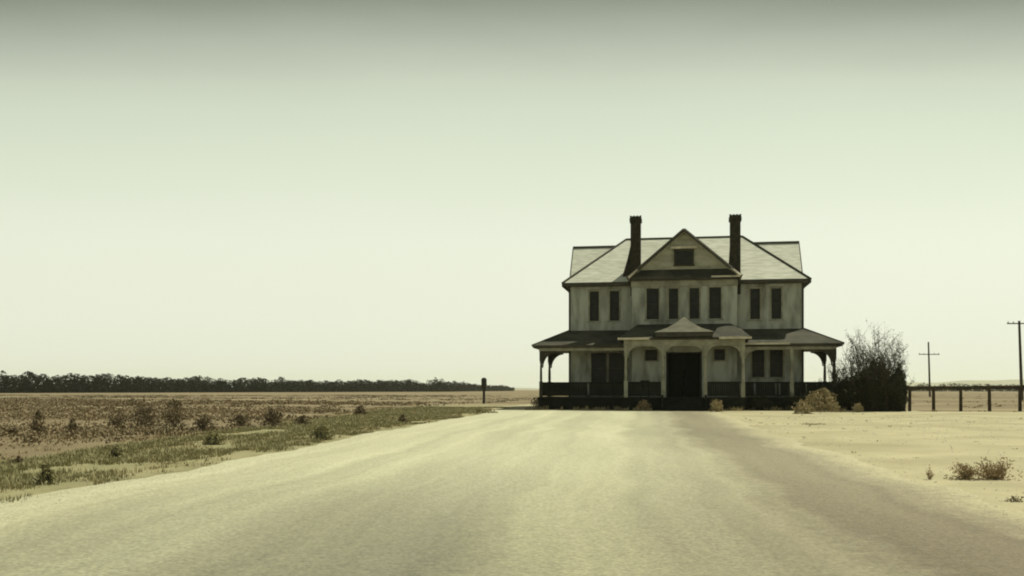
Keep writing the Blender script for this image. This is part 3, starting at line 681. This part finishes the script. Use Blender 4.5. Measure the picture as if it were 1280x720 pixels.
# foreground right
q = G(1212, 600); round_shrub('dry_shrub', q.x-.05, q.y, .48, .20, 'rust', 'rusty brown dry clump on the sand at right, left one of the adjoining pair', 'shrub', 'dry clumps on the right sand', 900, .016, 30)
q = G(1240, 601); round_shrub('dry_shrub', q.x+.06, q.y+.15, .62, .27, 'rust', 'wider taller brown dry clump on the sand at right, right one of the adjoining pair', 'shrub', 'dry clumps on the right sand', 900, .016, 34)
q = G(1162, 600); round_shrub('dry_shrub', q.x, q.y, .08, .17, 'rust', 'tiny upright twig tuft on the sand left of the brown clumps', 'shrub', 'dry clumps on the right sand', 60, .012, 5)
q = G(1269, 628); round_shrub('dry_shrub', q.x, q.y, .20, .06, 'leaf_brown', 'flat dark weed at the right road edge near the frame', 'shrub', 'dry clumps on the right sand', 160, .014, 8)
q = G(1015, 531); round_shrub('dry_shrub', q.x, q.y, .9, .06, 'leaf_olive', 'flat olive weed patch on the sand before the tan mounds', 'shrub', 'dry clumps on the right sand', 220, .03, 8)

# field shrubs, left
for px, py, wpx, hpx, mt, lab in (
        (219, 534, 26, 31, 'leaf_brown', 'tallest pointed dark brown shrub in the left field'),
        (177, 536, 58, 33, 'leaf_brown', 'broad low brown shrub left of the pointed one'),
        (145, 537, 20, 16, 'leaf_brown', 'small brown shrub at the left foot of the broad one'),
        (92, 545, 20, 17, 'leaf_brown', 'rounded brown shrub alone in the left field'),
        (48, 543, 14, 26, 'leaf_brown', 'thin upright brown weed near the left edge'),
        (12, 545, 26, 14, 'leaf_brown', 'low brown shrub at the far left edge of the field'),
        (38, 553, 16, 9, 'leaf_brown', 'low dark tuft under the thin upright weed'),
        (22, 581, 14, 8, 'leaf_brown', 'small dark tuft on the pale strip at far left'),
        (255, 539, 26, 17, 'leaf_brown', 'brown shrub just right of the pointed one'),
        (340, 534, 22, 24, 'leaf_brown', 'mid-field brown shrub above the verge, left of the olive clump'),
        (378, 532, 18, 12, 'leaf_brown', 'low brown shrub right of the mid-field one'),
        (450, 519, 15, 11, 'leaf_brown', 'distant small brown shrub in the field near the verge'),
        (300, 533, 22, 12, 'leaf_brown', 'low brown shrub between the pointed and the mid-field ones'),
        (58, 606, 15, 22, 'leaf_olive', 'single olive weed standing on the near verge at left'),
        (403, 550, 26, 17, 'leaf_olive', 'rounded olive clump on the road verge'),
        (503, 528, 9, 7, 'leaf_brown', 'small dark tuft at the road edge'),
        (146, 574, 14, 14, 'leaf_olive', 'olive weed on the verge below the broad brown shrub'),
        (268, 556, 22, 13, 'leaf_olive', 'olive clump on the verge below the brown shrubs'),
        (600, 516.5, 36, 4, 'leaf_olive', 'flat weed patch on the ground before the roadside post')):
    q = G(px, py); s_ = (EYE*F/(py-HOR))/F
    round_shrub('field_shrub', q.x, q.y, wpx*s_*1.2, hpx*s_, mt, lab, 'shrub', 'shrubs in the left field and verge', int(500+wpx*hpx*1.0), .02+.028*s_/.03)
q = G(200, 521); m = MB(); m.lathe(0, 0, [(.05, 0), (.09, .05), (.07, .28), (.02, .34)], 9); o = m.build('white_stone', M['trim_pale']); o.location = (q.x, q.y, 0); o.scale = (.7, .7, .8)
tag(o, 'tiny bright white marker stone beside the pointed brown shrub in the left field', 'stone')

# ------------------------------------------------------------------ uncountable cover
random.seed(19)
m = MB()                                                     # verge grass
for _ in range(11000):
    y = 3 + 62*random.random()**1.15; k = random.random()
    x = lf(min(y, 56)) - .05 - (2.6+.07*y)*k**.8
    if noise.noise(V((x*.55, y*.4, 2))) < -.26 + .4*(k < .12): continue
    h = random.uniform(.03, .10)*(1+.8*max(0, noise.noise(V((x*.4, y*.3, 8)))))
    tuft(m, x, y, h, .18, 15, .003+.00028*y)
tag(m.build('verge_grass', M['leaf_olive']), 'sparse olive grass along the left road verge', None, None, 'stuff')
m = MB()
for _ in range(3200):
    y = 4 + 60*random.random(); k = random.random(); x = lf(min(y, 56)) - .1 - (3.2+.09*y)*k
    if noise.noise(V((x*.5, y*.5, 20))) < .0: continue
    tuft(m, x, y, random.uniform(.03, .10), .16, 12, .003+.0003*y)
tag(m.build('dry_grass', M['straw']), 'straw coloured dry grass among the verge weeds', None, None, 'stuff')
m = MB()                                                     # low matted brown brush
n_ = 0
for _ in range(6000):
    y = 12 + 75*random.random()**1.2; lx = lf(min(y, 56)) - 3.2 - .1*min(y, 56); x = lx - (1.5+.8*y)*random.random()
    nn = noise.noise(V((x*.06, y*.11, 15))) + .35*noise.noise(V((x*.35, y*.35, 7)))
    if nn < .06: continue
    wr = random.uniform(.2, .75); hh = random.uniform(.08, .26)*(1+1.5*nn)
    for _k in range(30):
        a = random.uniform(0, 2*pi); t_ = random.random(); q_ = random.random()**.5*wr*math.sqrt(1-t_*t_*.9)
        leafq(m, (x+cos(a)*q_, y+sin(a)*q_, t_*hh+.01), .024+.0008*y)
tag(m.build('field_brush', M['leaf_brush']), 'low matted brown brush over the left field', None, None, 'stuff')
m = MB()                                                     # weeds along the porch foot
for _ in range(420):
    x = random.uniform(-9.2, 9.3); y = (59.2 if abs(x) > 3.6 else 57.5) - random.random()**2*1.1
    if abs(x) < 1.5 or noise.noise(V((x*1.1, y, 3))) < -.02: continue
    tuft(m, x, y, random.uniform(.05, .3), .12, 10, .02)
tag(m.build('porch_weeds', M['straw']), 'thin dry weeds along the foot of the porch', None, None, 'stuff')
m = MB()                                                     # brown stubble over the field
for _ in range(15000):
    y = 8 + 200*random.random()**1.6; lx = lf(min(y, 56)) - 2.4 - .07*min(y, 56); x = lx - (3+1.05*y)*random.random()
    nn = noise.noise(V((x*.05, y*.14, 5))) + .5*noise.noise(V((x*.3, y*.5, 7)))
    if nn < -.02: continue
    h = random.uniform(.03, .09)*(1+1.6*max(0, nn))
    tuft(m, x, y, h, .26+.004*y, 7, .008+.0006*y)
tag(m.build('field_scrub', M['leaf_field']), 'low brown stubble spread over the left field', None, None, 'stuff')
m = MB()
for _ in range(500):                                        # right: field beyond the fence and sparse straw on the sand
    y = 57 + 180*random.random()**1.4; x = 13 + (10+.8*y)*random.random()
    tuft(m, x, y, random.uniform(.04, .13), .3, 7, .01+.0006*y)
for _ in range(260):
    y = 8 + 45*random.random(); x = rt(y) + .4 + 14*random.random()**1.5
    if noise.noise(V((x*.5, y*.5, 30))) < .12: continue
    tuft(m, x, y, random.uniform(.02, .06), .07, 7, .004+.0003*y)
tag(m.build('sparse_straw', M['straw']), 'sparse straw grass on the sand and behind the fence', None, None, 'stuff')
m = MB()                                                     # loose stones on the shoulders
for _ in range(2600):
    y = 4.5 + 26*random.random()**1.6
    x = (rt(y) + random.gauss(-.7, .7)) if random.random() < .6 else (lf(y) + random.gauss(.2, .35))
    r = random.uniform(.004, .016); i = len(m.v); z = .012
    for a in range(5): t = 2*pi*a/5+random.random()*.5; m.v.append((x+cos(t)*r, y+sin(t)*r*random.uniform(.7, 1.1), z))
    m.v.append((x+r*.1, y, z+r*.8)); m.f += [(i+a, i+(a+1) % 5, i+5) for a in range(5)]
for _ in range(1500):                                        # pebbles and clods strewn over the lot
    y = 7 + 40*random.random()**1.3; x = rt(y) + 16*random.random()
    r = random.uniform(.006, .022) + .0006*y; i = len(m.v)
    for a in range(5): t = 2*pi*a/5+random.random()*.6; m.v.append((x+cos(t)*r, y+sin(t)*r*random.uniform(.6, 1.1), .007))
    m.v.append((x+r*.15, y, .007+r*.6)); m.f += [(i+a, i+(a+1) % 5, i+5) for a in range(5)]
tag(m.build('gravel', M['stone']), 'loose gravel along both road shoulders', None, None, 'stuff')

# woods on the horizon
def wood(name, px0, d0, px1, d1, h, label, step=2.6, rows=2, nl=150, ls=.55, mt='leaf_far', hv=.5):
    a = D(px0, d0); b = D(px1, d1); ln = (b-a).length; u = (b-a)/ln; n = V((-u.y, u.x, 0)); m = MB(); k = 0
    while k < ln:
        for r in range(rows):
            p = a + u*(k+random.uniform(-1, 1)) + n*(r*3.5+random.uniform(-1, 1))
            hh = h*(1.16-.38*k/ln)*(1 + hv*noise.noise(V((k*.028, 1.2, r*.3))) + .42*noise.noise(V((k*.13, r, 6))) + random.uniform(-.08, .12)); wr = random.uniform(2.0, 3.8)*h/5
            m.bar(p, p+V((0, 0, hh*.6)), .15, .06, 3)
            for _ in range(nl):
                t = random.random(); an = random.uniform(0, 2*pi); q = random.random()**.5*wr*math.sqrt(max(.02, 1-t**3))
                leafq(m, p + V((cos(an)*q, sin(an)*q, .1+t*hh)), ls*(1.15-.55*t))
        k += step
    return tag(m.build(name, M[mt]), label, None, None, 'stuff')
random.seed(3)
wood('tree_belt', -420, 262, 560, 560, 5.9, 'dark belt of trees along the left horizon', 2.4, 2, 250, .60)
wood('far_tree_belt', 545, 545, 640, 900, 4.4, 'far thin end of the tree belt near the road', 4.0, 2, 70, .8)
wood('distant_brush', 1030, 700, 1700, 620, 4.4, 'dark ragged line of distant brush beyond the fence', 2.2, 1, 90, .75, hv=.4)

# ------------------------------------------------------------------ haze
m = MB(); m.box(-5200, 5200, -380, 5600, -4, 75)
hz = m.build('haze', bpy.data.materials.new('air_haze')); hm = hz.data.materials[0]; hm.use_nodes = True
t = hm.node_tree; t.nodes.clear(); o_ = t.nodes.new('ShaderNodeOutputMaterial'); pv = t.nodes.new('ShaderNodeVolumePrincipled')
pv.inputs['Density'].default_value = .0001; pv.inputs['Color'].default_value = (.92, .95, .82, 1); pv.inputs['Anisotropy'].default_value = .3
t.links.new(pv.outputs[0], o_.inputs['Volume'])
tag(hz, 'thin pale air haze', None, None, 'stuff')
